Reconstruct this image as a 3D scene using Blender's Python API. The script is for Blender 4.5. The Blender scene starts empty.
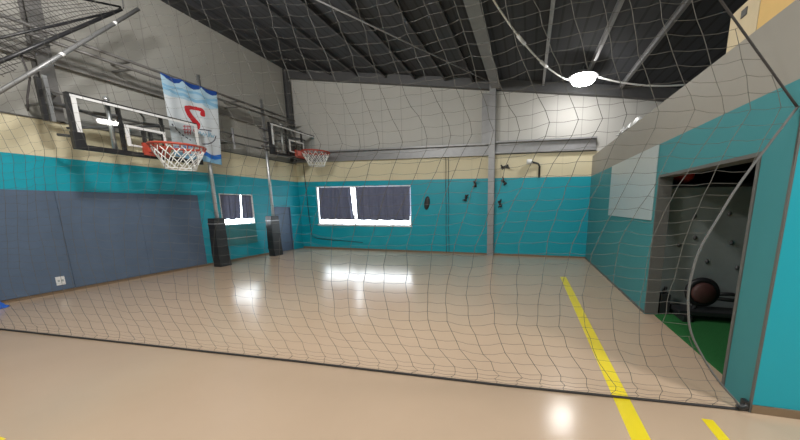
import bpy, math, random
from mathutils import Vector, Matrix
random.seed(7)
S = bpy.context.scene
COL = S.collection
PI = math.pi

# ------------------------------------------------------------------ constants (metres)
XL, XR, YB, YN = -10.955, 2.296, 12.299, 3.285     # left wall, right partition, back wall, near wall end
def roof_z(x): return 8.14 - 0.132 * (x + 10.6)

# ------------------------------------------------------------------ mesh builder
class MB:
    def __init__(s): s.v = []; s.f = []; s.m = []; s.sm = []
    def _add(s, vs, fs, mi=0, smooth=False):
        o = len(s.v); s.v += [tuple(v) for v in vs]
        for f in fs: s.f.append(tuple(i + o for i in f)); s.m.append(mi); s.sm.append(smooth)
    def quad(s, a, b, c, d, mi=0): s._add([a, b, c, d], [(0, 1, 2, 3)], mi)
    def box(s, x0, x1, y0, y1, z0, z1, mi=0):
        vs = [(x, y, z) for z in (z0, z1) for y in (y0, y1) for x in (x0, x1)]
        s._add(vs, [(0, 2, 3, 1), (4, 5, 7, 6), (0, 1, 5, 4), (2, 6, 7, 3), (0, 4, 6, 2), (1, 3, 7, 5)], mi)
    def hexa(s, p, mi=0):      # 8 corners: bottom 4 ccw, top 4 ccw
        s._add(p, [(3, 2, 1, 0), (4, 5, 6, 7), (0, 1, 5, 4), (1, 2, 6, 5), (2, 3, 7, 6), (3, 0, 4, 7)], mi)
    def prism(s, poly, fn, mi=0):   # poly 2D; fn(u, v, k) -> 3D for k = 0, 1
        n = len(poly)
        vs = [fn(u, v, 0) for u, v in poly] + [fn(u, v, 1) for u, v in poly]
        fs = [tuple(range(n - 1, -1, -1)), tuple(range(n, 2 * n))]
        fs += [(i, (i + 1) % n, n + (i + 1) % n, n + i) for i in range(n)]
        s._add(vs, fs, mi)
    def tube(s, path, r, n=8, cap=True, mi=0, closed=False):
        P = [Vector(p) for p in path]; L = len(P)
        rr = r if isinstance(r, (list, tuple)) else [r] * L
        vs = []; prev = None
        for i, p in enumerate(P):
            if closed: t = P[(i + 1) % L] - P[i - 1]
            else: t = P[min(i + 1, L - 1)] - P[max(i - 1, 0)]
            if t.length < 1e-9: t = Vector((0, 0, 1))
            t.normalize()
            if prev is None:
                a = Vector((0, 0, 1)) if abs(t.z) < .9 else Vector((1, 0, 0))
                u = t.cross(a).normalized()
            else:
                u = (prev - t * prev.dot(t))
                u = u.normalized() if u.length > 1e-6 else t.orthogonal().normalized()
            prev = u; w = t.cross(u)
            for k in range(n):
                an = 2 * PI * k / n
                vs.append(p + (u * math.cos(an) + w * math.sin(an)) * rr[i])
        fs = []
        for i in range(L if closed else L - 1):
            j = (i + 1) % L
            for k in range(n):
                k2 = (k + 1) % n
                fs.append((i * n + k, i * n + k2, j * n + k2, j * n + k))
        if cap and not closed:
            fs.append(tuple(range(n - 1, -1, -1))); fs.append(tuple(range((L - 1) * n, L * n)))
        s._add(vs, fs, mi, n > 4)
    def lathe(s, prof, c, n=24, mi=0, axis='z'):   # prof: list of (r, h)
        vs = []; fs = []
        for r, h in prof:
            for k in range(n):
                a = 2 * PI * k / n
                q = (r * math.cos(a), r * math.sin(a), h)
                if axis == 'y': q = (q[0], q[2], q[1])
                if axis == 'x': q = (q[2], q[0], q[1])
                vs.append((c[0] + q[0], c[1] + q[1], c[2] + q[2]))
        for i in range(len(prof) - 1):
            for k in range(n):
                k2 = (k + 1) % n
                fs.append((i * n + k, i * n + k2, (i + 1) * n + k2, (i + 1) * n + k))
        fs.append(tuple(range(n - 1, -1, -1))); fs.append(tuple(range((len(prof) - 1) * n, len(prof) * n)))
        s._add(vs, fs, mi, True)
    def ball(s, c, rx, ry=None, rz=None, nu=16, nv=10, mi=0):
        ry = ry or rx; rz = rz or rx
        pr = [(max(math.sin(PI * i / nv), .001), -math.cos(PI * i / nv)) for i in range(nv + 1)]
        o = len(s.v); s.lathe(pr, (0, 0, 0), nu, mi)
        for i in range(o, len(s.v)):
            x, y, z = s.v[i]; s.v[i] = (c[0] + x * rx, c[1] + y * ry, c[2] + z * rz)
    def grid(s, fn, nu, nv, mi=None, smooth=True):
        vs = [fn(i / nu, j / nv) for j in range(nv + 1) for i in range(nu + 1)]
        o = len(s.v); s.v += [tuple(v) for v in vs]
        for j in range(nv):
            for i in range(nu):
                a = o + j * (nu + 1) + i
                s.f.append((a, a + 1, a + nu + 2, a + nu + 1)); s.m.append(mi((i + .5) / nu, (j + .5) / nv) if mi else 0); s.sm.append(smooth)
    def build(s, name, mats, parent=None, loc=None, bevel=0):
        mats = mats if isinstance(mats, list) else [mats]
        org = Vector(parent['_o']) if parent is not None else Vector(loc if loc is not None else (0, 0, 0))
        me = bpy.data.meshes.new(name)
        me.from_pydata([tuple(Vector(v) - org) for v in s.v], [], s.f)
        for m in mats: me.materials.append(m)
        me.polygons.foreach_set('material_index', s.m)
        me.polygons.foreach_set('use_smooth', s.sm)
        me.update()
        o = bpy.data.objects.new(name, me); COL.objects.link(o)
        o['_o'] = list(org)
        if parent is not None: o.parent = parent
        else: o.location = org
        if bevel:
            b = o.modifiers.new('bevel', 'BEVEL'); b.width = bevel; b.segments = 2; b.limit_method = 'ANGLE'
        return o

def tag(o, label, cat, group=None):
    o['label'] = label; o['category'] = cat
    if group: o['group'] = group
    return o
def thing(name, label, cat, loc, group=None):
    o = bpy.data.objects.new(name, None); COL.objects.link(o); o.location = loc; o['_o'] = list(loc)
    o.empty_display_size = .1
    return tag(o, label, cat, group)
def struct(o): o['kind'] = 'structure'; return o
def copy_tree(o, parent=None):
    c = o.copy(); COL.objects.link(c)
    if parent is not None: c.parent = parent
    for ch in list(o.children): copy_tree(ch, c)
    return c

# ------------------------------------------------------------------ materials
def mat(name, col, rough=.6, metal=0., spec=.5, var=.0, scale=6., bump=0., bscale=40., coat=0.):
    m = bpy.data.materials.new(name); m.use_nodes = True
    nt = m.node_tree; b = nt.nodes['Principled BSDF']
    b.inputs['Roughness'].default_value = rough; b.inputs['Metallic'].default_value = metal
    b.inputs['Specular IOR Level'].default_value = spec
    if coat: b.inputs['Coat Weight'].default_value = coat; b.inputs['Coat Roughness'].default_value = .05
    tc = nt.nodes.new('ShaderNodeTexCoord')
    n = nt.nodes.new('ShaderNodeTexNoise'); n.inputs['Scale'].default_value = scale; n.inputs['Detail'].default_value = 4
    nt.links.new(tc.outputs['Object'], n.inputs['Vector'])
    mx = nt.nodes.new('ShaderNodeMix'); mx.data_type = 'RGBA'
    v = var
    mx.inputs[6].default_value = (*[max(0, c * (1 - v)) for c in col], 1)
    mx.inputs[7].default_value = (*[min(1, c * (1 + v)) for c in col], 1)
    nt.links.new(n.outputs['Fac'], mx.inputs[0]); nt.links.new(mx.outputs[2], b.inputs['Base Color'])
    if bump:
        n2 = nt.nodes.new('ShaderNodeTexNoise'); n2.inputs['Scale'].default_value = bscale; n2.inputs['Detail'].default_value = 3
        nt.links.new(tc.outputs['Object'], n2.inputs['Vector'])
        bp = nt.nodes.new('ShaderNodeBump'); bp.inputs['Strength'].default_value = bump; bp.inputs['Distance'].default_value = .02
        nt.links.new(n2.outputs['Fac'], bp.inputs['Height']); nt.links.new(bp.outputs['Normal'], b.inputs['Normal'])
    return m
def grooved(name, col, axis, period, rough=.6, var=.06, depth=.3, dark=.75, width=.04):
    """painted sheets with vertical joints every period metres along axis"""
    m = mat(name, col, rough, var=var, scale=1.5); nt = m.node_tree; b = nt.nodes['Principled BSDF']
    tc = [n for n in nt.nodes if n.type == 'TEX_COORD'][0]
    sp = nt.nodes.new('ShaderNodeSeparateXYZ'); nt.links.new(tc.outputs['Object'], sp.inputs[0])
    d = nt.nodes.new('ShaderNodeMath'); d.operation = 'DIVIDE'; d.inputs[1].default_value = period
    nt.links.new(sp.outputs[axis], d.inputs[0])
    fr = nt.nodes.new('ShaderNodeMath'); fr.operation = 'FRACT'; nt.links.new(d.outputs[0], fr.inputs[0])
    lt = nt.nodes.new('ShaderNodeMath'); lt.operation = 'LESS_THAN'; lt.inputs[1].default_value = width
    nt.links.new(fr.outputs[0], lt.inputs[0])
    old = b.inputs['Base Color'].links[0].from_socket
    mx = nt.nodes.new('ShaderNodeMix'); mx.data_type = 'RGBA'; mx.inputs[7].default_value = (*[c * dark for c in col], 1)
    nt.links.new(lt.outputs[0], mx.inputs[0]); nt.links.new(old, mx.inputs[6]); nt.links.new(mx.outputs[2], b.inputs['Base Color'])
    return m
def thin_glass(name):
    m = bpy.data.materials.new(name); m.use_nodes = True; nt = m.node_tree; nt.nodes.clear()
    o = nt.nodes.new('ShaderNodeOutputMaterial'); t = nt.nodes.new('ShaderNodeBsdfTransparent'); g = nt.nodes.new('ShaderNodeBsdfGlossy')
    g.inputs['Roughness'].default_value = .015; t.inputs['Color'].default_value = (.95, .96, .96, 1)
    f = nt.nodes.new('ShaderNodeFresnel'); f.inputs['IOR'].default_value = 1.5
    x = nt.nodes.new('ShaderNodeMixShader'); geo = nt.nodes.new('ShaderNodeNewGeometry'); inv = nt.nodes.new('ShaderNodeMath'); inv.operation = 'SUBTRACT'; inv.inputs[0].default_value = 1; nt.links.new(geo.outputs['Backfacing'], inv.inputs[1])
    mu = nt.nodes.new('ShaderNodeMath'); mu.operation = 'MULTIPLY'; nt.links.new(f.outputs[0], mu.inputs[0]); nt.links.new(inv.outputs[0], mu.inputs[1]); nt.links.new(mu.outputs[0], x.inputs[0]); nt.links.new(t.outputs[0], x.inputs[1]); nt.links.new(g.outputs[0], x.inputs[2])
    nt.links.new(x.outputs[0], o.inputs['Surface']); return m
def emit(name, col, st):
    m = bpy.data.materials.new(name); m.use_nodes = True; nt = m.node_tree; nt.nodes.clear()
    o = nt.nodes.new('ShaderNodeOutputMaterial'); e = nt.nodes.new('ShaderNodeEmission')
    e.inputs['Color'].default_value = (*col, 1); e.inputs['Strength'].default_value = st
    nt.links.new(e.outputs[0], o.inputs['Surface']); return m

M = {}
M['floor'] = mat('polished_vinyl', (.485, .36, .258), .19, var=.08, scale=.9, bump=.012, bscale=3.0)
M['teal'] = mat('teal_paint', (.003, .33, .43), .45, var=.05, scale=1.2)
M['teal_dark_shaded'] = mat('dark_shaded_teal', (.036, .205, .225), .6, var=.06, scale=1.2)  # teal with the right wall's shade in its colour; also the dark board
M['cream'] = grooved('cream_paint', (.66, .59, .41), 'X', 1.2, dark=.93)
M['cream_y'] = grooved('cream_paint_side', (.66, .59, .41), 'Y', 1.2, dark=.93)
M['cream_shaded'] = mat('shaded_cream_paint', (.265, .248, .215), .6, var=.08, scale=1.2)  # cream greyed and darkened to carry the right wall's shade
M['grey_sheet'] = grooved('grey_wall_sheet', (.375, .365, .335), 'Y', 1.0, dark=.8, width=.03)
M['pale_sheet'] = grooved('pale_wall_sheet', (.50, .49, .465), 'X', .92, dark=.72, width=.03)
M['roof'] = grooved('dark_roof_sheet', (.048, .051, .06), 'X', .3, dark=.6, width=.2, rough=.85)
M['steel'] = mat('galvanised_steel', (.30, .30, .31), .45, .35, var=.15)
M['steel_dark'] = mat('dark_steel', (.10, .10, .105), .5, .3, var=.15)
M['silver'] = mat('silver_tube', (.55, .56, .57), .3, .8, var=.08)
M['pipe'] = mat('dull_pipe', (.17, .165, .16), .5, .3, var=.15)
M['girt'] = mat('grey_girt', (.27, .26, .245), .6, var=.1)
M['tube'] = mat('grey_tube', (.22, .22, .22), .4, .4, var=.1)
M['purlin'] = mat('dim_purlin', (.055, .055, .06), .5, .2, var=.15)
M['black'] = mat('black_vinyl', (.012, .012, .014), .45, var=.3, bump=.3, bscale=9)
M['black_metal'] = mat('black_metal', (.018, .018, .02), .4, var=.2)
M['white'] = mat('white_paint', (.78, .78, .78), .4)
M['border'] = mat('grey_white_paint', (.72, .72, .72), .4)
M['white_cord'] = mat('white_cord', (.85, .85, .83), .7)
M['red'] = mat('red_paint', (.42, .06, .035), .45, var=.2)
M['pad'] = mat('blue_grey_carpet', (.105, .145, .215), .9, spec=.2, var=.12, scale=3, bump=.15, bscale=120)
M['door'] = mat('slate_door', (.10, .15, .24), .5, var=.08)
M['curtain'] = mat('navy_curtain', (.15, .165, .25), .85, spec=.2, var=.15, scale=8)
M['brown'] = mat('brown_trim', (.21, .14, .085), .5, var=.15)
M['greybrown'] = mat('grey_trim', (.10, .098, .092), .6, var=.15)
M['board'] = mat('whiteboard', (.37, .42, .43), .35, var=.04)
M['turf'] = mat('green_turf', (.03, .155, .045), .95, spec=.1, var=.35, scale=60, bump=.6, bscale=200)
M['innergrey'] = mat('grey_block', (.24, .27, .27), .8, var=.12, scale=5)
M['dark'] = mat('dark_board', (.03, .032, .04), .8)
M['yellow'] = mat('yellow_line', (.78, .62, .02), .3, var=.06, scale=5)
M['net'] = mat('net_cord', (.125, .12, .11), .8, spec=.2)
M['rope'] = mat('dark_rope', (.055, .05, .05), .8, spec=.2, var=.2, scale=60)
M['rope_grey'] = mat('grey_rope', (.15, .15, .15), .8, spec=.2)
M['glass'] = thin_glass('clear_pane')
M['lamp'] = emit('lamp_light', (1.0, .98, .95), 38)
M['card'] = mat('cardboard', (.62, .42, .17), .8, spec=.2, var=.08)
M['card_pale'] = mat('pale_cardboard', (.55, .46, .31), .8, spec=.2, var=.08)
M['blue'] = mat('blue_plastic', (.02, .13, .60), .45)
M['ban_white'] = mat('banner_white', (.60, .64, .68), .8, spec=.2, var=.03)
M['ban_pale'] = mat('banner_pale_blue', (.38, .55, .68), .8, spec=.2)
M['ban_light'] = mat('banner_light_blue', (.22, .43, .62), .8, spec=.2)
M['ban_blue'] = mat('banner_blue', (.015, .06, .27), .8, spec=.2)
M['ban_bright'] = mat('banner_bright_blue', (.02, .15, .55), .8, spec=.2)
M['ban_red'] = mat('banner_red', (.50, .025, .035), .8, spec=.2)
M['ban_ink'] = mat('banner_ink', (.06, .06, .09), .8, spec=.2)
M['ban_script'] = mat('banner_script', (.25, .42, .55), .8, spec=.2)

# ------------------------------------------------------------------ setting: walls with openings
def wall(name, mats, axis, c0, c1, u0, u1, z0, z1, holes=(), bands=(), slot=lambda u, z: 0, mats_cut=()):
    """axis 'x': plane x = c0 (room side) .. c1, u = y;  axis 'y': plane y = c0 .. c1, u = x."""
    us = sorted({u0, u1, *[h[0] for h in holes], *[h[1] for h in holes], *mats_cut})
    zs = sorted({z0, z1, *[h[2] for h in holes], *[h[3] for h in holes], *bands})
    P = (lambda c, u, z: (c, u, z)) if axis == 'x' else (lambda c, u, z: (u, c, z))
    def solid(i, j):
        if i < 0 or j < 0 or i >= len(us) - 1 or j >= len(zs) - 1: return False
        uc, zc = (us[i] + us[i + 1]) / 2, (zs[j] + zs[j + 1]) / 2
        return not any(h[0] < uc < h[1] and h[2] < zc < h[3] for h in holes)
    mb = MB()
    for i in range(len(us) - 1):
        for j in range(len(zs) - 1):
            if not solid(i, j): continue
            a, b, c, d = us[i], us[i + 1], zs[j], zs[j + 1]
            k = slot((a + b) / 2, (c + d) / 2)
            mb.quad(P(c0, a, c), P(c0, b, c), P(c0, b, d), P(c0, a, d), k)
            mb.quad(P(c1, a, c), P(c1, a, d), P(c1, b, d), P(c1, b, c), k)
            if not solid(i - 1, j): mb.quad(P(c0, a, c), P(c0, a, d), P(c1, a, d), P(c1, a, c), k)
            if not solid(i + 1, j): mb.quad(P(c0, b, c), P(c1, b, c), P(c1, b, d), P(c0, b, d), k)
            if not solid(i, j - 1): mb.quad(P(c0, a, c), P(c1, a, c), P(c1, b, c), P(c0, b, c), k)
            if not solid(i, j + 1): mb.quad(P(c0, a, d), P(c0, b, d), P(c1, b, d), P(c1, a, d), k)
    return struct(mb.build(name, mats))

XE, YF = 7.2, -5.0
fl = MB(); fl.box(XL - .5, XE + .3, YF - .3, YB + .5, -.2, 0)
floor = struct(fl.build('floor', M['floor']))
for (x0, x1, y0, y1) in ((.99, 1.16, -1.5, 8.87), (1.76, 1.86, -1.5, 3.06), (-4.98, -4.56, -1.5, 1.345)):
    l = MB(); l.box(x0, x1, y0, y1, 0, .0025); l.build('painted_line', M['yellow'], floor)

TE = 3.209
W2 = (8.47, 9.79, 1.36, 2.52); D1 = (10.68, 11.68, 0, 2.03)
wall('wall_left', [M['teal'], M['cream_y']], 'x', XL, XL - .25, YF, YB + .25, 0, 4.03, [W2, D1], [TE], lambda u, z: 1 if z > TE else 0)
wall('wall_left_upper', M['grey_sheet'], 'x', XL - .13, XL - .25, YF, YB + .25, 4.0, 8.6)
W1 = (-9.95, -5.12, 1.17, 2.98)
wall('wall_back', [M['teal'], M['cream']], 'y', YB, YB + .25, XL - .25, XE + .25, 0, 4.13, [W1], [TE], lambda u, z: 1 if z > TE else 0)
wall('wall_back_upper', M['pale_sheet'], 'y', YB + .1, YB + .25, XL - .25, XE + .25, 4.1, 8.6)
OP = (3.68, 6.10, 0, 2.645)
wall('wall_right', [M['teal'], M['cream_shaded'], M['teal_dark_shaded']], 'x', XR, XR + .2, YN, YB, 0, 3.945, [OP], [TE], lambda u, z: 1 if z > TE else 2, (9.3,))
wall('wall_right_near', [M['teal'], M['cream']], 'y', YN, YN + .2, XR + .2, XE, 0, 3.945, [], [TE], lambda u, z: 1 if z > TE else 0)
# end of the partition, seen from the near hall
e = MB(); e.box(XR + .012, XR + .2, YN - .006, YN + .002, 0.09, TE); struct(e.build('trim_3', M['teal']))
wall('wall_right_outer', M['pale_sheet'], 'x', XE, XE + .25, YF, YB + .25, 0, 8.6)
wall('wall_front', [M['teal'], M['cream']], 'y', YF, YF - .25, XL - .25, XE + .25, 0, 8.6, [], [TE], lambda u, z: 1 if z > TE else 0)
wall('wall_inner', M['innergrey'], 'y', 6.35, 6.5, XR + .2, XE, 0, 2.435)
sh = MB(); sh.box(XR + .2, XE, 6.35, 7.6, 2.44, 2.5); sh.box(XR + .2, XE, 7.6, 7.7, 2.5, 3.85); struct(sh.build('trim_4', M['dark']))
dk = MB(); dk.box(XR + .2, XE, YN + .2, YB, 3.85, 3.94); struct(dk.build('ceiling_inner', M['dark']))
ti = MB(); ti.box(XR + .16, XE, YN + .2, 6.35, .001, .02); struct(ti.build('floor_inner', M['turf']))
rf = MB()
xa, xb = XL - .4, XE + .4
rf.hexa([(xa, YF - .3, roof_z(xa)), (xb, YF - .3, roof_z(xb)), (xb, YB + .3, roof_z(xb)), (xa, YB + .3, roof_z(xa)),
         (xa, YF - .3, roof_z(xa) + .12), (xb, YF - .3, roof_z(xb) + .12), (xb, YB + .3, roof_z(xb) + .12), (xa, YB + .3, roof_z(xa) + .12)])
struct(rf.build('ceiling', M['roof']))
b = MB(); b.box(XL - .128, XL + .03, YF, YB - .001, 4.032, 4.058); struct(b.build('trim_5', M['greybrown']))
# baseboards and trims
def base(name, x0, x1, y0, y1, m, h=.07):
    b = MB(); b.box(x0, x1, y0, y1, 0, h); return struct(b.build(name, m))
base('baseboard_left', XL, XL + .015, YF, 10.66, M['brown'])
base('baseboard_back', XL + .015, XR, YB - .015, YB, M['brown'])
base('baseboard_right', XR - .012, XR, 6.14, YB - .015, M['greybrown'], .05)
base('baseboard_near', XR + .01, XE, YN - .018, YN, M['brown'], .085)
t = MB()
t.box(XR - .012, XR + .21, 6.06, 6.10, .03, 2.645); t.box(XR - .012, XR + .21, 3.68, 3.72, .03, 2.645); t.box(XR - .012, XR + .21, 3.72, 6.06, 2.60, 2.645)
struct(t.build('trim_1', M['greybrown']))
t = MB(); t.box(XR - .008, XR + .010, YN - .012, YN + .010, 0, 3.9); struct(t.build('trim_2', M['greybrown']))

# ------------------------------------------------------------------ windows, door
def window_frame(mb, axis, c0, c1, u0, u1, z0, z1, w, mull=()):
    def bx(a, b, c, d):
        if axis == 'y': mb.box(a, b, c0, c1, c, d)
        else: mb.box(c0, c1, a, b, c, d)
    bx(u0, u1, z0, z0 + w); bx(u0, u1, z1 - w, z1); bx(u0, u0 + w, z0 + w, z1 - w); bx(u1 - w, u1, z0 + w, z1 - w)
    for m_ in mull: bx(m_ - w / 2, m_ + w / 2, z0 + w, z1 - w)
mb = MB(); window_frame(mb, 'y', YB - .015, YB + .12, W1[0], W1[1], W1[2], W1[3], .06, (-7.98,))
w1 = struct(mb.build('window_1', M['white']))
g = MB(); g.box(W1[0] + .05, W1[1] - .05, YB + .15, YB + .156, W1[2] + .05, W1[3] - .05); g.build('window_pane', M['glass'], w1)
s_ = MB(); s_.box(W1[0] - .03, W1[1] + .03, YB - .06, YB + .1, W1[2] - .03, W1[2] + .012); s_.build('window_sill', M['white'], w1)
mb = MB(); window_frame(mb, 'x', XL - .12, XL + .012, W2[0], W2[1], W2[2], W2[3], .03)
w2 = struct(mb.build('window_2', M['white']))
g = MB(); g.box(XL - .156, XL - .15, W2[0] + .03, W2[1] - .03, W2[2] + .03, W2[3] - .03); g.build('window_pane', M['glass'], w2)
d = MB(); d.box(XL - .1, XL - .05, D1[0] + .038, D1[1] - .038, 0, D1[3] - .038)
d1 = struct(d.build('door_1', M['door'], bevel=.006))
df = MB(); df.box(XL - .12, XL + .008, D1[0], D1[0] + .04, 0, D1[3]); df.box(XL - .12, XL + .008, D1[1] - .04, D1[1], 0, D1[3]); df.box(XL - .12, XL + .008, D1[0] + .04, D1[1] - .04, D1[3] - .04, D1[3])
df.build('door_frame', M['door'], d1)

def curtain(name, label, axis, c, poly, folds, group, amp=.035, cat='curtain'):
    # poly: (top u0, top u1, bottom u0, bottom u1, z bottom, z top)
    tu0, tu1, bu0, bu1, zb, zt = poly
    ph = random.random() * 6
    def fn(s, t):
        u = (tu0 + (tu1 - tu0) * s) * t + (bu0 + (bu1 - bu0) * s) * (1 - t)
        k = folds * 2 * PI * s
        dsp = amp * (math.sin(k + ph + .3 * math.sin(3 * t)) + .45 * math.sin(k * 1.73 + 2 * ph + t)) * (1.15 - .4 * t)
        z = zb + (zt - zb) * t + .012 * math.sin(k * .5 + ph) * (1 - t)
        return (u, c + dsp, z) if axis == 'y' else (c + dsp, u, z)
    mb = MB(); mb.grid(fn, 150, 10)
    o = mb.build(name, M['curtain'], loc=((tu0 + tu1) / 2, c, zb) if axis == 'y' else (c, (tu0 + tu1) / 2, zb))
    sd = o.modifiers.new('thick', 'SOLIDIFY'); sd.thickness = .006
    return tag(o, label, cat, group)
cy = YB - .075
curtain('curtain', 'navy curtain over the left half of the wide back wall window', 'y', cy, (-9.78, -8.08, -9.83, -7.99, 1.42, 2.92), 8, 'curtains on the back wall window')
curtain('curtain', 'navy curtain over the right half of the wide back wall window', 'y', cy, (-7.84, -5.14, -7.84, -5.17, 1.42, 2.93), 9, 'curtains on the back wall window')
cx = XL - .04
curtain('curtain', 'wider dark curtain at the left of the small side wall window', 'x', cx, (8.48, 9.32, 8.48, 9.24, 1.57, 2.51), 4, 'curtains on the side wall window', .02)
curtain('curtain', 'narrower dark curtain at the right of the small side wall window', 'x', cx, (9.34, 9.785, 9.275, 9.785, 1.57, 2.51), 3, 'curtains on the side wall window', .02)

# ------------------------------------------------------------------ left wall fittings
p = MB()
for y0, y1 in ((.2, 1.66), (1.665, 3.16), (3.165, 4.66), (4.665, 6.16), (6.165, 7.74)):
    p.box(XL + .001, XL + .035, y0, y1, .075, 2.43)
tag(p.build('wall_panel', M['pad'], loc=(XL, 4, .07), bevel=.006), 'long blue-grey padded panel covering the lower part of the left wall', 'wall panel')
r = thing('wall_board', 'dark teal board with a pale rail below the small side wall window', 'board', (XL, 9.17, .6))
b = MB(); b.box(XL + .001, XL + .03, 8.55, 9.78, .58, 1.335); b.build('panel', M['teal_dark_shaded'], r)
b = MB(); b.box(XL + .03, XL + .06, 8.55, 9.78, .84, .875); b.build('rail', M['board'], r)['label'] = 'pale rail'
r = thing('wall_socket', 'white power socket low on the blue-grey wall panel', 'socket', (XL + .035, 4.45, .3))
b = MB(); b.box(XL + .035, XL + .05, 4.38, 4.52, .2, .405); b.build('faceplate', M['white'], r, bevel=.004)
for yy in (4.42, 4.48):
    b = MB(); b.box(XL + .05, XL + .053, yy - .016, yy + .016, .28, .33); b.build('outlet', M['board'], r)
XPI = -10.352
# steel column of the left wall and the horizontal girt and pipes
def i_beam(mb, p0, p1, w, h, side, tf=.02):
    """I section from p0 to p1; side = unit vector of flange width"""
    p0, p1, side = Vector(p0), Vector(p1), Vector(side); t = (p1 - p0).normalized(); up = side.cross(t).normalized()
    def bar(o, a, b):
        c = [o - side * a - up * b, o + side * a - up * b, o + side * a + up * b, o - side * a + up * b]
        mb.hexa([q + p0 for q in c] + [q + p1 for q in c])
    bar(up * (h / 2 - tf / 2), w / 2, tf / 2); bar(-up * (h / 2 - tf / 2), w / 2, tf / 2); bar(Vector((0, 0, 0)), tf / 2, h / 2 - tf)
b = MB(); i_beam(b, (XL - .01, 4.93, 4.06), (XL - .01, 4.93, roof_z(XL) - .01), .24, .22, (0, 1, 0))
tag(b.build('steel_column', M['pipe'], loc=(XL - .01, 4.93, 4.06)), 'dark grey steel column on the upper left wall beside the near hoop', 'column')
b = MB(); i_beam(b, (XL - .02, YB - .12, 4.14), (XL - .02, YB - .12, roof_z(XL) - .01), .2, .2, (0, 1, 0))
tag(b.build('steel_column', M['steel_dark'], loc=(XL, YB - .12, 4.14)), 'dark steel column in the far left corner above the cream band', 'column')
for z, lab in ((5.82, 'upper one of two long pipes running along the upper left wall'), (5.64, 'lower one of two long pipes running along the upper left wall')):
    b = MB(); b.tube([(XPI, 2.95, z), (XPI, 11.75, z)], .036, 10)
    for yy in (3.2, 6.2, 9.2, 11.6): b.box(XL - .128, XPI - .03, yy - .02, yy + .02, z - .02, z + .02)
    tag(b.build('pipe', M['pipe'], loc=(XPI, 4, z)), lab, 'pipe', 'pipes along the left wall')
b = MB(); b.box(XL - .128, XL - .05, YF + .1, YB, 5.34, 5.53); b.box(XL - .05, XL + .01, YF + .1, YB, 5.34, 5.36)
tag(b.build('wall_girt', M['girt'], loc=(XL, 4, 5.34)), 'flat grey steel girt along the upper left wall below the pipes', 'girt')

# blue marker at the left edge
b = MB(); b.lathe([(.20, 0), (.205, .015), (.17, .03), (.05, .24), (.035, .26), (.03, .255)], (-10.64, 3.38, .001), 20)
tag(b.build('marker_cone', M['blue'], loc=(-10.64, 3.38, 0)), 'small blue marker cone on the floor at the left edge', 'cone')

# ------------------------------------------------------------------ hoop posts, rails, hoops
XP = -10.45
def post(y, ztop, pad, label, lean=0.):
    r = thing('steel_post', label, 'post', (XP, y, 0), 'padded posts along the left wall')
    b = MB(); b.tube([(XP, y, .002), (XP, y, ztop)], .055, 12); b.lathe([(.11, 0.002), (.11, .02)], (XP, y, 0), 12); b.build('pole', M['silver'], r)
    y0, y1, h = pad
    def fn(u, v, k): return (u, v, h * k + .003)
    b = MB(); wv = .03
    n = 8
    ring = []
    for i in range(11):
        z = .004 + (h - .004) * i / 10
        tp = 1 - .08 * i / 10
        wob = .005 * math.sin(i * 2.1 + y)
        yc = (y0 + y1) / 2 + (.02 if i < 2 else 0); hw = (y1 - y0) / 2 * tp + wob; hx = .145 * tp
        ring.append([(XP + .07 - hx, yc - hw, z), (XP + .07 + hx, yc - hw, z), (XP + .07 + hx, yc + hw, z), (XP + .07 - hx, yc + hw, z)])
    for a, c in zip(ring[:-1], ring[1:]): b.hexa(a + c)
    pd = b.build('post_pad', M['black'], r)
    b = MB(); zz = h - .2; hw = (y1 - y0) / 2 * .93 + .02; hx = .136
    yc = (y0 + y1) / 2
    for (a0, a1, c0, c1) in ((XP + .07 + hx - .012, XP + .07 + hx + .008, yc - hw, yc + hw), (XP + .07 - hx, XP + .07 + hx, yc - hw - .008, yc - hw + .008)):
        b.box(a0, a1, c0, c1, zz, zz + .035)
    b.build('strap', M['steel'], pd)['label'] = 'pale strap around the black pad'
    return r
post(7.92, 6.2, (7.64, 8.02, 1.66), 'silver post with black floor pad, nearer one left of the small window')
post(10.2, 6.23, (9.86, 10.28, 1.66), 'silver post with black floor pad beside the slate door')

r = thing('rail_frame', 'dark steel rails on the left wall carrying both basketball backboards', 'frame', (XP, 7, 4.2))
for z in (4.58, 4.30):
    b = MB(); b.tube([(XP + .09, 4.55, z), (XP + .09, 10.25, z)], .03, 8); b.build('rail', M['pipe'], r)
for z in (5.10, 4.75, 4.45):
    b = MB(); b.tube([(XP + .09, 9.95, z), (XP + .09, YB - .02, z)], .03, 8); b.build('rail', M['pipe'], r)
b = MB(); b.box(XP + .12, XP + .18, 4.58, 4.64, 3.92, 4.86); b.build('upright', M['silver'], r)['label'] = 'silver upright at the near end'
b = MB(); b.box(XP + .05, XP + .13, 4.5, 4.56, 3.92, 4.8); b.build('upright', M['black_metal'], r)
for y in (4.6, 6.2, 8.75, 11.4):
    b = MB(); b.tube([(XL - .1, y, 4.3), (XP + .09, y, 4.3)], .03, 8); b.tube([(XL - .1, y + .5, 4.62), (XP + .09, y, 4.58)], .025, 8)
    b.build('wall_bracket', M['pipe'], r)
b = MB(); b.tube([(XP + .09, 8.78, 4.1), (XP + .09, 8.78, 4.8)], .035, 8); b.build('upright', M['steel'], r)

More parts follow.
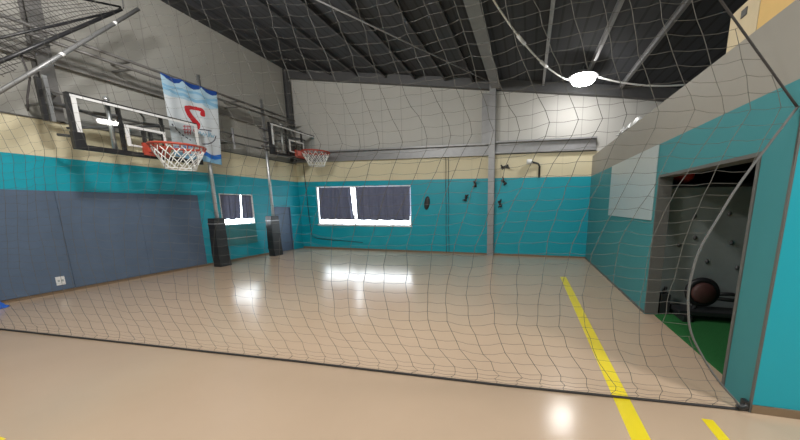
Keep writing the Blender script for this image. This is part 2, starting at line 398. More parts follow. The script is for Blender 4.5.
XBD = -9.95
def hoop(yc, zb, label, far=False):
    r = thing('basketball_hoop', label, 'basketball hoop', (XBD, yc, zb), 'basketball hoops on the left wall')
    hw, h = 1.29, 1.15
    y0, y1, z1 = yc - hw, yc + hw, zb + h
    gl = MB(); gl.box(-.006, .006, -hw + .03, hw - .03, -h / 2 + .03, h / 2 - .03)
    ori = Matrix.Translation((XBD, yc, zb + h / 2)) @ Matrix.Rotation(GLASS_YAW, 4, 'Z') @ Matrix.Rotation(GLASS_TILT, 4, 'Y')
    gl.v = [tuple(ori @ Vector(v)) for v in gl.v]
    gl.build('backboard_glass', M['glass'], r)
    # white painted border
    b = MB(); w = .055; xf = XBD + .044
    b.box(xf, xf + .008, y0 + .035, y1 - .01, z1 - w - .02, z1 - .02); b.box(xf, xf + .008, y0 + .045, y0 + .045 + w * 1.4, zb + .1, z1 - w)
    b.box(xf, xf + .008, y1 - .02 - w * 1.3, y1 - .005, zb + .1, z1 - w)
    b.build('border', M['border'], r)['label'] = 'white border line'
    # dark metal outer frame
    b = MB(); f0, f1 = XBD - .05, XBD + .044
    b.box(f0, f1, y0 - .02, y0 + .05, zb, z1); b.box(f0, f1, y1 - .03, y1 + .01, zb + .1, z1); b.box(f0, f1, y0, y1, z1 - .025, z1 + .015)
    b.box(f0, f1, y0, y1, zb, zb + .07)
    b.build('frame', M['black_metal'], r)
    b = MB(); q0, q1 = XBD - .06, XBD + .06
    b.box(q0, q1, y0 - .04, y0 + .15, zb - .04, zb + .34); b.box(q0, q1, y0 + .15, y1 - .15, zb - .04, zb + .075); b.box(q0, q1, y1 - .15, y1 + .03, zb - .04, zb + .12)
    b.build('edge_padding', M['black'], r, bevel=.015)['label'] = 'black padding along the bottom edge'
    # target square
    b = MB(); w = .06; a0, a1, c0, c1 = yc - .42, yc + .43, zb + .2, zb + .71
    b.box(xf, xf + .008, a0, a1, c1 - w, c1); b.box(xf, xf + .008, a0, a0 + w * 1.3, c0, c1 - w); b.box(xf, xf + .008, a1 - w, a1, c0, c1 - w); b.box(xf, xf + .008, a0 + w * 1.3, a1 - w, c0, c0 + w * .7)
    b.build('target_square', M['border'], r)['label'] = 'white target rectangle'
    # mast and struts behind the glass
    b = MB(); b.tube([(XBD - .12, yc - .58, zb), (XBD - .12, yc - .58, z1 + .07)], .045, 10)
    b.ball((XBD - .12, yc - .58, z1 + .1), .06, nu=10, nv=6); b.build('mast', M['silver'], r)
    for yy in (-.42, .02, .16):
        b = MB(); b.box(XBD - .11, XBD - .05, yc + yy - .035, yc + yy + .035, zb + .02, z1 - (.02 if yy < 0 else .5)); b.build('strut', M['black_metal'], r)
    b = MB(); b.box(XBD - .11, XBD - .05, yc + .42, yc + .48, zb + .05, z1 - .02); b.build('strut', M['black_metal'], r)
    for yy, dz in ((-1.1, .9), (-.45, .9), (.5, .9), (-1.1, .25), (.5, .25)):
        b = MB(); b.tube([(XBD - .06, yc + yy, zb + dz), (XP + .10, yc + yy - .25, zb + dz + .03)], .03, 8); b.build('arm', M['steel_dark'], r)
    b = MB(); b.tube([(XP + .12, yc - 1.2, zb + .93), (XBD - .12, yc + .5, zb + .62)], .025, 8); b.tube([(XP + .12, yc - 1.2, zb + .45), (XBD - .12, yc + .5, zb + .9)], .025, 8)
    b.build('brace', M['steel_dark'], r)
    # rim and its bracket
    R = .55; rc = Vector((XBD + .85, yc + .15, zb + .25))
    rim = MB(); rim.tube([rc + Vector((R * math.cos(2 * PI * k / 40), R * math.sin(2 * PI * k / 40), 0)) for k in range(40)], .030, 8, closed=True)
    rm = rim.build('rim', M['red'], r)
    b = MB(); b.box(XBD + .03, XBD + .10, yc - .13, yc + .43, zb + .02, zb + .33)
    b.hexa([(XBD + .1, yc - .05, zb + .1), (rc.x - R + .04, yc + .05, zb + .2), (rc.x - R + .04, yc + .25, zb + .2), (XBD + .1, yc + .35, zb + .1),
            (XBD + .1, yc - .05, zb + .3), (rc.x - R + .04, yc + .05, zb + .28), (rc.x - R + .04, yc + .25, zb + .28), (XBD + .1, yc + .35, zb + .3)])
    b.build('bracket', M['red'], rm)
    for k in range(24):
        hk = MB()
        a = 2 * PI * k / 24; c = rc + Vector((R * math.cos(a), R * math.sin(a), 0))
        hk.tube([c + Vector((0, 0, -.02)), c + Vector((-.03 * math.cos(a), -.03 * math.sin(a), -.10))], .014, 5)
        hk.build('net_hook', M['red'], rm)
    nt = MB(); N = 14
    prof = [(R - .02, -.05), (R * .86, -.2), (R * .72, -.34), (R * .62, -.47), (R * .56, -.58)]
    for k in range(N):
        for sgn in (1, -1):
            pth = []
            for i, (rr, zz) in enumerate(prof):
                a = 2 * PI * (k + sgn * i * .5) / N
                pth.append(rc + Vector((rr * math.cos(a), rr * math.sin(a), zz)))
            nt.tube(pth, .0105, 5)
    rr, zz = prof[-1]
    nt.tube([rc + Vector((rr * math.cos(2 * PI * k / 28), rr * math.sin(2 * PI * k / 28), zz)) for k in range(28)], .012, 5, closed=True)
    nt.build('hoop_net', M['white_cord'], r)['label'] = 'white cord net'
    return r
GLASS_YAW, GLASS_TILT = -.023, .008
h1 = hoop(6.0, 3.38, 'nearer basketball hoop, its clear backboard in front of the white banner')
h2 = copy_tree(h1); h2.location = (XBD, 11.24, 4.13)
h2['label'] = 'farther basketball hoop, its clear backboard close to the back left corner'

# ------------------------------------------------------------------ banner
def seg_d(u, v, pts):
    best = 9
    for (a, b), (c, d_) in zip(pts[:-1], pts[1:]):
        A = 1.56; B = 2.42
        px, py, ax, ay, bx, by = u * A, v * B, a * A, b * B, c * A, d_ * B
        L = (bx - ax) ** 2 + (by - ay) ** 2
        t_ = max(0, min(1, ((px - ax) * (bx - ax) + (py - ay) * (by - ay)) / L)) if L else 0
        best = min(best, math.hypot(px - ax - t_ * (bx - ax), py - ay - t_ * (by - ay)))
    return best
def interp(x, pts):
    if x <= pts[0][0]: return pts[0][1]
    for (a, b), (c, d_) in zip(pts[:-1], pts[1:]):
        if x <= c: return b + (d_ - b) * (x - a) / (c - a)
    return pts[-1][1]
TWO = [(.66, .36), (.67, .325), (.64, .305), (.55, .30), (.44, .31), (.37, .335), (.38, .37), (.42, .42), (.48, .465), (.535, .505), (.54, .54), (.51, .575), (.48, .61)]
SCRIPT = [[(.53, .645), (.56, .61), (.58, .60), (.585, .63), (.60, .65), (.63, .61), (.64, .63), (.655, .65), (.68, .61), (.695, .64), (.71, .65)],
          [(.72, .65), (.75, .57), (.755, .60), (.75, .64), (.79, .585), (.795, .64), (.82, .61), (.84, .64), (.87, .60)]]
GRID = [[(.26, .585), (.40, .565)], [(.26, .625), (.41, .61)], [(.27, .665), (.39, .65)], [(.29, .57), (.28, .68)], [(.35, .565), (.33, .68)], [(.39, .56), (.38, .67)]]
def banner_col(u, v):
    # 0 white 1 pale 2 light 3 blue 4 bright 5 red 6 ink 7 script
    lob = interp((u % .345) / .345, [(0, .015), (.25, .045), (.6, .065), (.85, .05), (1, .015)])
    if v < lob: return 3
    if seg_d(u, v, TWO) < interp(v, [(.29, .05), (.34, .065), (.42, .1), (.5, .09), (.62, .045)]): return 5
    if seg_d(u, v, [(.53, .565), (.60, .573), (.70, .565), (.81, .555)]) < .016: return 6
    if seg_d(u, v, [(.60, .765), (.70, .75), (.80, .715), (.87, .67), (.905, .61)]) < .017: return 6
    if seg_d(u, v, [(.05, .60), (.12, .65), (.20, .69), (.36, .745)]) < .02 and int((u * 46)) % 3: return 6
    if any(seg_d(u, v, s) < .011 for s in GRID): return 5
    if any(seg_d(u, v, s) < .013 for s in SCRIPT): return 7
    if .825 < v - .0 < .90 and seg_d(u, v, [(.03, .89), (.36, .83)]) < .045 and (int(u * 60) % 4) and (int(v * 150) % 3): return 4
    top = interp(u, [(0, .88), (.5, .86), (.6, .85), (.74, .885), (.86, .88), (1, .85)])
    if u > .45:
        if top < v < top + .062: return 4
        if v >= top + .062: return 2
    elif v > .93: return 2
    w = .012 * math.sin(u * 9) + .01 * math.sin(u * 17 + 1)
    if v < lob + .02: return 1
    if .105 + w < v < .135 + w or .17 - w < v < .20 - w + .02 * u: return 2
    if v < .235 + w: return 1
    return 0
def banner_pos(s, t):
    v = 1 - t
    y = (6.78 + .02 * v) + s * ((8.32 - .12 * v) - (6.78 + .02 * v))
    zt = 5.80 + .03 * s - .03 * abs(math.sin(s * PI * 3))
    zb = 3.53 - .07 * s
    z = zt + (zb - zt) * v
    x = -10.275 + .02 * math.sin(s * 9 + v * 2) * (.3 + v) + .012 * math.sin(s * 21)
    return (x, y, z)
bn = MB(); bn.grid(banner_pos, 150, 230, lambda s, t: banner_col(s, 1 - t))
bo = bn.build('banner', [M['ban_white'], M['ban_pale'], M['ban_light'], M['ban_blue'], M['ban_bright'], M['ban_red'], M['ban_ink'], M['ban_script']], loc=(-10.28, 7.5, 3.5))
sd = bo.modifiers.new('thick', 'SOLIDIFY'); sd.thickness = .004
tag(bo, 'white cloth banner with blue waves and a red figure hanging from the left wall pipes', 'banner')

# ------------------------------------------------------------------ netted steel frame, upper left
XG = -9.8
r = thing('goal_frame', 'netted steel frame with a long silver pole hanging at the upper left', 'goal frame', (XG, 4, 5))
TIP = (XG, 5.89, 6.81)
def bar(nm, a, b, rad, m, lab=None):
    q = MB(); q.tube([a, b], rad, 8); o = q.build(nm, m, r)
    if lab: o['label'] = lab
    return o
bar('frame_bar', (XG, 3.0, 5.83), (XG, 5.85, 6.83), .022, M['black_metal'])
bar('frame_bar', (XG, 3.0, 4.42), (XG, 5.85, 6.76), .022, M['black_metal'])
bar('frame_bar', (XG + .05, 3.0, 3.87), (XG + .05, 5.83, 6.76), .033, M['black_metal'])
bar('pole', (XG + .12, 3.0, 3.32), (XG + .12, 6.13, 6.93), .036, M['tube'], 'silver pole with white bands')
for f in (.52, .83):
    c0 = Vector((XG + .12, 3.0, 3.32)); c1 = Vector((XG + .12, 6.13, 6.93)); q = c0.lerp(c1, f); q2 = c0.lerp(c1, f + .014)
    bar('band', q, q2, .039, M['white'], 'white band')
bar('frame_bar', (XG, 3.0, 0.003), (XG, 3.0, 7.9), .05, M['black_metal'])
q = MB(); q.tube([(XG, 5.9, 6.82), (XG, 5.95, roof_z(XG))], .012, 6); q.build('hanging_rod', M['steel_dark'], r)
POLY = [(5.87, 6.80), (5.23, 6.60), (4.05, 6.15), (3.05, 5.82), (3.05, 3.65), (3.85, 4.46), (4.55, 5.25), (4.78, 5.68)]
def inpoly(y, z):
    c = False; n = len(POLY)
    for i in range(n):
        (a, b), (c_, d_) = POLY[i], POLY[i - 1]
        if (b > z) != (d_ > z) and y < (c_ - a) * (z - b) / (d_ - b) + a: c = not c
    return c
q = MB()
for fam in (1, -1):
    for k in range(-70, 110):
        run = []
        for i in range(140):
            s1 = i * .045
            y = 2.6 + s1 * .75; z = 2 + k * .085 + fam * s1 * .6 + (0 if fam > 0 else 2.0)
            w = .02 * math.sin(y * 5 + k)
            if inpoly(y, z): run.append((XG - .02 + .04 * math.sin(y * 3 + z * 2), y, z + w))
            else:
                if len(run) > 1: q.tube(run, .0055, 3, cap=False)
                run = []
        if len(run) > 1: q.tube(run, .0055, 3, cap=False)
o = q.build('netting', M['rope'], r)
o['label'] = 'dark netting'
q = MB(); q.tube([(XG, 4.15, 5.0), (XG, 4.2, 4.6), (XG + .02, 4.1, 4.2), (XG, 4.08, 3.95)], .016, 6); q.build('cord', M['rope'], r)

# ------------------------------------------------------------------ back wall fittings
b = MB(); i_beam(b, (-1.535, YB - .09, 0.0), (-1.535, YB - .09, 6.75), .25, .18, (1, 0, 0))
b.box(-1.98, -1.66, YB + .02, YB + .09, 4.6, 6.5)
tag(b.build('steel_column', M['steel'], loc=(-1.535, YB - .09, 0)), 'tall grey steel column standing in the middle of the back wall', 'column')
def channel(x0, x1, z0, z1, lab):
    b = MB(); b.box(x0, x1, YB + .02, YB + .06, z0, z1); b.box(x0, x1, YB - .12, YB + .06, z1 - .06, z1); b.box(x0, x1, YB - .12, YB + .06, z0, z0 + .06)
    tag(b.build('wall_girt', M['steel'], loc=((x0 + x1) / 2, YB, z0)), lab, 'girt', 'girts across the back wall')
channel(XL - .1, -1.66, 4.10, 4.58, 'grey steel channel girt on the back wall, left of the column')
channel(-1.41, XR + .1, 4.16, 4.64, 'grey steel channel girt on the back wall, right of the column')
BX = MB()
x0, x1 = XL - .12, 3.3
BX.hexa([(x0, YB - .12, roof_z(x0) - .36), (x1, YB - .12, roof_z(x1) - .36), (x1, YB + .1, roof_z(x1) - .36), (x0, YB + .1, roof_z(x0) - .36),
         (x0, YB - .12, roof_z(x0)), (x1, YB - .12, roof_z(x1)), (x1, YB + .1, roof_z(x1)), (x0, YB + .1, roof_z(x0))])
BX.hexa([(x1, YB - .12, roof_z(x1) - .36), (XE, YB - .12, 5.3), (XE, YB + .1, 5.3), (x1, YB + .1, roof_z(x1) - .36),
         (x1, YB - .12, roof_z(x1)), (XE, YB - .12, roof_z(XE)), (XE, YB + .1, roof_z(XE)), (x1, YB + .1, roof_z(x1))])
tag(BX.build('roof_beam', M['steel_dark'], loc=(-4, YB, 7)), 'dark sloping beam where the roof meets the back wall', 'beam')
# small dark fittings on the wall
def oval(x, z):
    b = MB(); b.lathe([(.02, 0), (.95, 0), (1, .25), (.9, .8), (.5, 1), (.02, 1)], (0, 0, 0), 20, axis='y')
    b.v = [(x + v[0] * .13 + .04 * v[2], YB - v[1] * .05 - .0, z + v[2] * .30) for v in b.v]
    return tag(b.build('wall_hold', M['black_metal'], loc=(x, YB, z)), 'dark upright oval fitting on the teal wall right of the window', 'wall fitting')
oval(-4.37, 2.2)
def hold(x, z, rot, label, s=1., m='black_metal'):
    r = thing('wall_bracket', label, 'bracket', (x, YB, z), 'small brackets around the back wall column')
    ca, sa = math.cos(rot), math.sin(rot)
    T = lambda pts: [(x + (u * ca - v * sa) * s, YB - y, z + (u * sa + v * ca) * s) for u, y, v in pts]
    b = MB(); b.box(-.06, .06, 0, .03, -.17, .17); b.v = T(b.v); b.build('plate', M[m], r)
    b = MB(); b.tube([(0, .03, .06), (0.02, .14, .05), (.10, .18, .10), (.16, .18, .19)], [.04, .045, .04, .03], 8)
    b.v = T([(v[0], v[1], v[2]) for v in b.v]); b.build('hook', M[m], r)
    b = MB(); b.tube([(0, .03, -.08), (-.02, .12, -.10), (-.13, .16, -.13)], [.04, .045, .03], 8); b.v = T(b.v); b.build('hook', M[m], r)
    return r
hold(-2.23, 2.99, .3, 'dark bracket left of the column, the upper of the two there', .8)
hold(-2.62, 2.41, -.1, 'dark bracket left of the column, the lower of the two there', .8)
hold(-1.0, 3.64, -1.2, 'dark bracket right of the column on the cream band', .9)
hold(-1.03, 3.05, .9, 'dark bracket right of the column at the top of the teal', .8)
hold(-1.17, 2.16, .4, 'dark bracket close right of the column, the lowest on that side', .8)
r = thing('wall_pipe', 'bent dark pipe with a pale head on the cream band right of the column', 'pipe', (.35, YB, 3.2))
b = MB(); b.tube([(.36, YB - .03, 3.2), (.36, YB - .05, 3.62), (.30, YB - .10, 3.72), (.05, YB - .18, 3.78)], .04, 8); b.build('arm', M['black_metal'], r)
b = MB(); b.lathe([(.05, 0), (.1, .02), (.1, .2), (.05, .22)], (0, 0, 0), 12, axis='x'); b.v = [(v[0] - .15, v[1] + YB - .18, v[2] + 3.79) for v in b.v]; b.build('lamp_head', M['white'], r)['label'] = 'pale head'
for x, lab in ((-3.50, 'thin dark cable down the back wall, left one of a close pair'), (-3.38, 'thin dark cable down the back wall, right one of a close pair')):
    b = MB(); b.tube([(x + .008 * math.sin(i), YB - .02, 4.12 - i * .2735) for i in range(16)], .010, 5)
    tag(b.build('cable', M['rope'], loc=(x, YB, 2)), lab, 'cable', 'cables on the back wall')
b = MB(); b.tube([(-10.55, YB - .02, 4.05), (-10.5, YB - .03, 3.0), (-10.45, YB - .05, 1.6), (-10.36, YB - .06, .62), (-10.1, YB - .06, .5), (-9.3, YB - .05, .45), (-8.4, YB - .04, .40), (-7.6, YB - .03, .36)], .014, 6)
tag(b.build('hanging_cord', M['rope'], loc=(-10.4, YB, .5)), 'dark cord hanging down the back wall by the left corner', 'cord')

# ------------------------------------------------------------------ right partition fittings
b = MB(); b.box(XR - .025, XR - .001, 6.22, 9.30, 1.82, 3.205)
tag(b.build('whiteboard', M['board'], loc=(XR, 7.8, 1.82), bevel=.006), 'large pale board on the right wall beyond the doorway', 'board')
r = thing('cardboard_box', 'orange-tan cardboard box on the top edge of the right wall, nearest', 'box', (XR + .4, 3.6, 3.945), 'boxes on the right wall')
b = MB(); b.box(XR + .01, XR + .75, 3.1, 4.075, 3.946, 4.75); b.build('carton', M['card'], r, bevel=.006)
b = MB(); b.box(XR + .005, XR + .76, 3.55, 3.60, 3.95, 4.755); b.build('tape', M['card_pale'], r)
r = thing('cardboard_box', 'pale cardboard box with a dark hand hole, farther along the wall top', 'box', (XR + .4, 4.33, 3.945), 'boxes on the right wall')
b = MB(); b.box(XR + .01, XR + .7, 4.085, 4.575, 3.946, 4.37); b.build('carton', M['card_pale'], r, bevel=.006)
b = MB(); b.box(XR - .001, XR + .012, 4.27, 4.36, 4.22, 4.30); b.build('hand_hole', M['greybrown'], r)['label'] = 'dark hand hole'
b = MB()
def crump(s, t):
    return (XR + .02 + .18 * t + .02 * math.sin(s * 30), 7.75 + 1.5 * s, 3.95 + .17 * math.sin(t * PI) * (.5 + .5 * math.sin(s * 17)) + .07 * s + .012 * math.sin(s * 41 + t * 9))
b.grid(crump, 40, 8); o = b.build('plastic_sheet', M['white'], loc=(XR + .1, 8.5, 3.95)); sd = o.modifiers.new('thick', 'SOLIDIFY'); sd.thickness = .004
tag(o, 'crumpled white plastic lying on top of the right wall', 'plastic sheet')

# inner room things
r = thing('exercise_machine', 'dark exercise machine with a round reddish wheel on the green floor', 'exercise machine', (3.3, 5.9, .02))
cx_, cy_, cz_ = 3.16, 6.0, .53
b = MB(); b.lathe([(.02, -.11), (.17, -.11), (.19, -.08), (.19, .08), (.17, .11), (.02, .11)], (cx_, cy_, cz_), 28, axis='y'); b.build('wheel', mat('dark_red_guard', (.06, .022, .02), .6, var=.2), r)
b = MB(); b.tube([(cx_ + .225 * math.cos(2 * PI * k / 28), cy_, cz_ + .225 * math.sin(2 * PI * k / 28)) for k in range(28)], .055, 8, closed=True); b.build('tyre', M['black'], r)
b = MB(); b.tube([(cx_ + .2, cy_, .51), (cx_ + .45, cy_ - .02, .53), (cx_ + .58, cy_, .50), (cx_ + .62, cy_, .45), (cx_ + .5, cy_, .41), (cx_ + .2, cy_, .43)], .035, 8); b.build('handle', M['black_metal'], r)
b = MB(); b.box(2.75, 4.15, 5.82, 6.2, .13, .21); b.box(2.8, 2.95, 5.75, 6.27, .021, .13); b.box(3.9, 4.05, 5.75, 6.27, .021, .13)
b.tube([(cx_ - .1, cy_, .2), (cx_, cy_, cz_)], .04, 8); b.build('base', M['black_metal'], r, bevel=.01)
b = MB(); b.box(2.55, 2.72, 6.1, 6.3, .021, .42); b.tube([(2.64, 6.2, .42), (2.66, 6.2, .55)], .03, 8)
tag(b.build('storage_tub', M['black_metal'], loc=(2.63, 6.2, .02), bevel=.02), 'small black upright object on the green floor in the far corner', 'tub')
b = MB(); b.ball((2.92, 6.62, 2.665), .165)
tag(b.build('ball', mat('dark_red_ball', (.60, .04, .03), .5), loc=(2.92, 6.62, 2.5)), 'red ball on the dark shelf above the grey inner wall', 'ball')
k = 0
for (x, z) in ((3.05, 1.9), (3.6, 1.95), (2.85, 1.35), (3.7, 1.42), (3.1, 1.5), (3.35, 1.05), (3.85, .95)):
    b = MB(); b.ball((x, 6.34, z), .035, .03, .045, nu=8, nv=6)
    tag(b.build('climbing_hold', M['steel_dark'], loc=(x, 6.35, z)), 'small dark hold on the grey inner wall seen through the doorway', 'climbing hold', 'holds on the inner wall')

# ------------------------------------------------------------------ roof steel
def roof_bar(x, w, h, m, name, lab, cat, grp=None, y0=YF + .05):
    z = roof_z(x)
    b = MB(); i_beam(b, (x, y0, z - h / 2), (x, YB - .13, z - h / 2), w, h, (1, 0, 0), .012)
    return tag(b.build(name, m, loc=(x, 4, z - h)), lab, cat, grp)
roof_bar(-1.42, .34, .34, M['steel'], 'roof_rafter', 'wide grey steel rafter running from the tall back wall column toward the camera', 'rafter')
G = 'roof purlins'
for x, lab in ((.36, 'grey roof purlin left of the lamp, first right of the wide rafter'),
               (1.76, 'grey roof purlin running straight over the bright lamp'),
               (3.03, 'grey roof purlin right of the lamp, over the right wall'),
               (-2.32, 'dark roof purlin first to the left of the wide rafter'),
               (-3.45, 'dark roof purlin second to the left of the wide rafter'),
               (-4.75, 'dark roof purlin third to the left of the wide rafter'),
               (-6.05, 'dark roof purlin fourth to the left of the wide rafter'),
               (-7.35, 'dark roof purlin fifth to the left of the wide rafter'),
               (-8.65, 'dark roof purlin sixth to the left of the wide rafter'),
               (-9.9, 'dark roof purlin nearest the left wall')):
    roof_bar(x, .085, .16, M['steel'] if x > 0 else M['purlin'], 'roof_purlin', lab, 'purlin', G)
def rod(p0, p1, lab):
    b = MB(); b.tube([p0, p1], .022, 6); tag(b.build('brace_rod', M['steel'], loc=p0), lab, 'brace rod')
rod((-7.2, 5.2, roof_z(-7.2) - .2), (-1.6, 11.8, roof_z(-1.6) - .25), 'thin diagonal brace rod under the dark roof left of the wide rafter')

# ------------------------------------------------------------------ lamp
LX, LY, LZ = 1.56, 10.8, 6.17
r = thing('pendant_lamp', 'bright round high bay lamp hanging under the roof near the back wall', 'lamp', (LX, LY, LZ))
b = MB(); b.lathe([(.36, .03), (.46, .0), (.47, .015), (.36, .06), (.16, .10), (.14, .20), (.03, .21)], (LX, LY, LZ), 28); b.build('housing', M['steel'], r)
b = MB(); b.lathe([(.02, -.17), (.2, -.165), (.32, -.14), (.36, -.08), (.36, .025), (.02, .03)], (LX, LY, LZ), 28); b.build('diffuser', M['lamp'], r)['label'] = 'glowing white diffuser'
b = MB(); b.tube([(LX, LY, LZ + .20), (LX, LY, roof_z(LX) - .01)], .015, 6); b.build('hanging_rod', M['steel_dark'], r)
def sag(p0, p1, s, n=24):
    p0, p1 = Vector(p0), Vector(p1)
    return [p0.lerp(p1, i / n) - Vector((0, 0, 4 * s * (i / n) * (1 - i / n))) for i in range(n + 1)]
r = thing('lamp_cable', 'pale cable drooping under the roof past the bright lamp', 'cable', (LX, LY, LZ))
b = MB(); b.tube(sag((-1.06, 7.4, 6.85), (LX - .48, LY, LZ - .02), .28), .022, 8); b.build('cord', M['white_cord'], r)
b = MB(); b.tube(sag((LX + .48, LY, LZ - .02), (4.5, LY, 5.72), .12), .026, 8); b.build('cord', M['white_cord'], r)
P = sag((-1.06, 7.4, 6.85), (LX - .48, LY, LZ - .02), .28)
for i in (7, 14):
    b = MB(); b.tube(P[i:i + 3], .045, 8); b.build('sleeve', M['white'], r)['label'] = 'thicker white sleeve'

# ------------------------------------------------------------------ safety net
def yline(x): return interp(x, [(-11, 2.68), (-8.7, 2.79), (-2.97, 3.05), (-.25, 3.14), (2.3, 3.29)])
SH = [(0, -.24), (.09, -.17), (.31, -.28), (.45, -.38), (.76, -.50), (1.15, -.53), (1.71, -.46), (1.97, -.37), (2.59, -.13), (2.74, -.03), (2.85, 0), (3.07, -.10), (3.31, -.21), (4.12, -.49), (5.7, -.95)]
EDGE = [(0.0, 2.285), (.06, 2.19), (.39, 1.90), (.82, 1.64), (1.25, 1.57), (1.66, 1.61), (2.25, 1.86), (2.59, 2.06), (2.95, 2.275), (3.9, 1.52), (5.7, .10)]
def shift(z, x): return interp(z, SH) * (1 if x > -4 else .85)
def edge(z): return interp(z, EDGE)
def netpt(x, z): return Vector((x, yline(x) + .04 * math.sin(x * 1.7 + z * 1.1) * min(1, z), z))
ZT = 5.6
root = thing('safety_net', 'wide cord net hung across the whole court in front of the camera', 'net', (-3, 3.1, 0))
PITCH = .252
xs = [2.42 - PITCH * i for i in range(52)]
zs = [.02, .05, .085, .13, .19]
while zs[-1] < ZT: zs.append(zs[-1] + .115)
rnd = random.Random(3)
J = {}
def node(i, j):
    if (i, j) not in J:
        x0 = xs[i]; z = zs[j]
        x = x0 + shift(z, x0) + .03 * math.sin(i * 1.3 + j * .35) * min(1, z) + rnd.uniform(-.012, .012)
        if z < .2: x += rnd.uniform(-.035, .035)
        # rows climb to the right below the slanting upper rope and sag in between
        up = .16 * max(0, min(1, (z - 2.4) / 1.5)) * max(0, x + 1.5) / 2 + .05 * math.sin(x * .9 + .4) * min(1, z * .6)
        zz = z + up * (1 if z < ZT - .4 else 0) + rnd.uniform(-.012, .012) * min(1, z * 2) - .03 * (i % 7 == 3) * (z > .4)
        J[(i, j)] = (x, max(.012, zz))
    return J[(i, j)]
nm = MB()
for i in range(len(xs)):
    run = []
    for j in range(len(zs)):
        x, z = node(i, j)
        if x < edge(z) and x > XL + .15: run.append(netpt(x, z))
        else:
            if len(run) > 1: nm.tube(run, [.0030 if q.x > -1.5 else .0030 - .0009 * min(1, (-1.5 - q.x) / 3) for q in run], 4, cap=False)
            run = []
    if len(run) > 1: nm.tube(run, [.0030 if q.x > -1.5 else .0030 - .0009 * min(1, (-1.5 - q.x) / 3) for q in run], 4, cap=False)
for j in range(1, len(zs)):
    run = []
    pts = [node(i, j) for i in range(len(xs))]
    for k, (x, z) in enumerate(pts):
        if x >= edge(z):
            if k + 1 < len(pts) and pts[k + 1][0] < edge(pts[k + 1][1]):
                run = [netpt(edge(z), z)]
            continue
        if x < XL + .15: break
        run.append(netpt(x, z))
        if k + 1 < len(pts):
            x2, z2 = pts[k + 1]; run.append(netpt((x + x2) / 2, (z + z2) / 2 - .012))
    if len(run) > 1: nm.tube(run, [.0018 if q.x > -.5 else .0018 - .0006 * min(1, (-.5 - q.x) / 2.5) for q in run], 4, cap=False)
nm.build('netting', M['net'], root)
b = MB(); b.tube([(x, yline(x), .016) for x in [XL + .1 + (2.28 - XL - .1) * i / 60 for i in range(61)]], .0135, 6); b.build('bottom_rope', M['rope'], root)['label'] = 'dark rope along the floor'
E1 = [(z, x) for z, x in EDGE if z <= 2.95]
fine = [i * 2.95 / 48 for i in range(49)]
def smooth_edge(z):
    return sum(edge(min(2.95, max(0, z + k * .06))) for k in (-2, -1, 0, 1, 2)) / 5 if .1 < z < 2.8 else edge(z)
b = MB(); b.tube([netpt(smooth_edge(z), z + .012) for z in fine], .0105, 6); b.build('side_rope', M['rope_grey'], root)['label'] = 'grey side rope bowing inward'
b = MB(); b.tube([netpt(edge(z), z) for z in [2.95 + (ZT - 2.95) * i / 20 for i in range(21)]], .0095, 6); b.build('upper_rope', M['rope'], root)['label'] = 'dark rope slanting up from the wall corner'
b = MB(); b.tube([netpt(x, ZT + .03) for x in [XL + .05 + (.12 - XL - .05) * i / 20 for i in range(21)]], .016, 6); b.build('top_rope', M['rope'], root)
b = MB(); b.box(XR - .05, XR - .012, YN - .01, YN + .06, .02, .11); b.tube([(2.19, 3.285, .03), (2.24, 3.285, .05), (2.27, 3.285, .07)], .03, 8); b.build('tie', M['black_metal'], root)['label'] = 'dark tie at the wall corner'

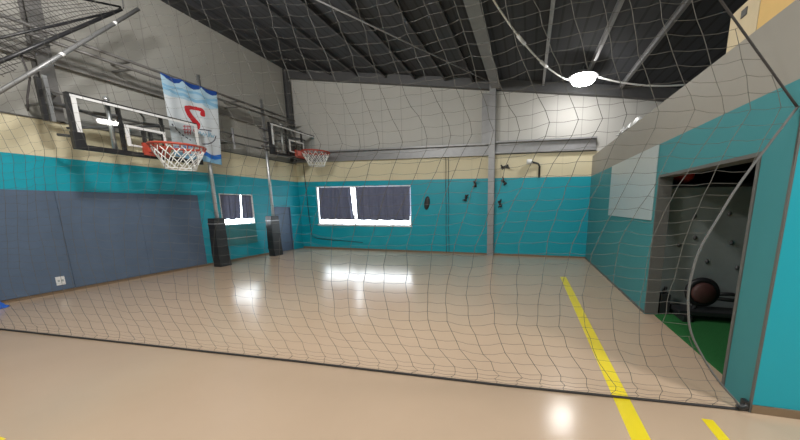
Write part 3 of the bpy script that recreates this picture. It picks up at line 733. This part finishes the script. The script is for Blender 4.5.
# ------------------------------------------------------------------ light
def area(x, y, z, w, size=.7, col=(1, .98, .945)):
    l = bpy.data.lights.new('unseen_light', 'AREA'); l.shape = 'DISK'; l.size = size; l.energy = w; l.color = col
    o = bpy.data.objects.new('unseen_light', l); COL.objects.link(o); o.location = (x, y, z); return o
def bulb(x, y, z, w, size=.3, col=(1, .98, .945)):
    l = bpy.data.lights.new('unseen_light', 'POINT'); l.shadow_soft_size = size; l.energy = w; l.color = col
    o = bpy.data.objects.new('unseen_light', l); COL.objects.link(o); o.location = (x, y, z); return o
area(5.0, 1.2, 5.4, 150)
area(1.0, -2.5, 6.0, 190)
bulb(-6.8, 3.6, 6.7, 470)
bulb(-6.5, -1.8, 6.6, 360)
area(-2.2, 3.6, 6.6, 150)  # extra lamp out of view, added to brighten the court floor
w = bpy.data.worlds.new('daylight'); S.world = w; w.use_nodes = True
bg = w.node_tree.nodes['Background']; bg.inputs['Color'].default_value = (.88, .95, 1, 1); bg.inputs['Strength'].default_value = 11.0

# ------------------------------------------------------------------ camera
f_, px_, py_, yaw, pit, rol = 290.0, 461.335, 253.404, 0.225254, 0.164009, 0.000886
fwd = Vector((-math.sin(yaw) * math.cos(pit), math.cos(yaw) * math.cos(pit), -math.sin(pit)))
rt = Vector((math.cos(yaw), math.sin(yaw), 0)); up = rt.cross(fwd)
rt2 = rt * math.cos(rol) + up * math.sin(rol); up2 = up * math.cos(rol) - rt * math.sin(rol)
cam = bpy.data.cameras.new('camera'); co = bpy.data.objects.new('camera', cam); COL.objects.link(co)
mw = Matrix((rt2, up2, -fwd)).transposed().to_4x4(); mw.translation = (0, 0, 2.1); co.matrix_world = mw
cam.sensor_fit = 'HORIZONTAL'; cam.sensor_width = 36; cam.lens = f_ / 800 * 36
cam.shift_x = (400 - px_) / 800; cam.shift_y = (py_ - 220) / 800
cam.clip_start = .05; cam.clip_end = 200
S.camera = co

S.view_settings.view_transform = 'Standard'; S.view_settings.look = 'None'
S.view_settings.exposure = 0.62; S.view_settings.gamma = 1.0; S.view_settings.use_curve_mapping = False
S.cycles.use_denoising = True
S.cycles.max_bounces = 8; S.cycles.diffuse_bounces = 4; S.cycles.transparent_max_bounces = 16
S.cycles.sample_clamp_indirect = 6
S.cycles.caustics_reflective = False; S.cycles.caustics_refractive = False
for o in bpy.data.objects:
    if '_o' in o: del o['_o']
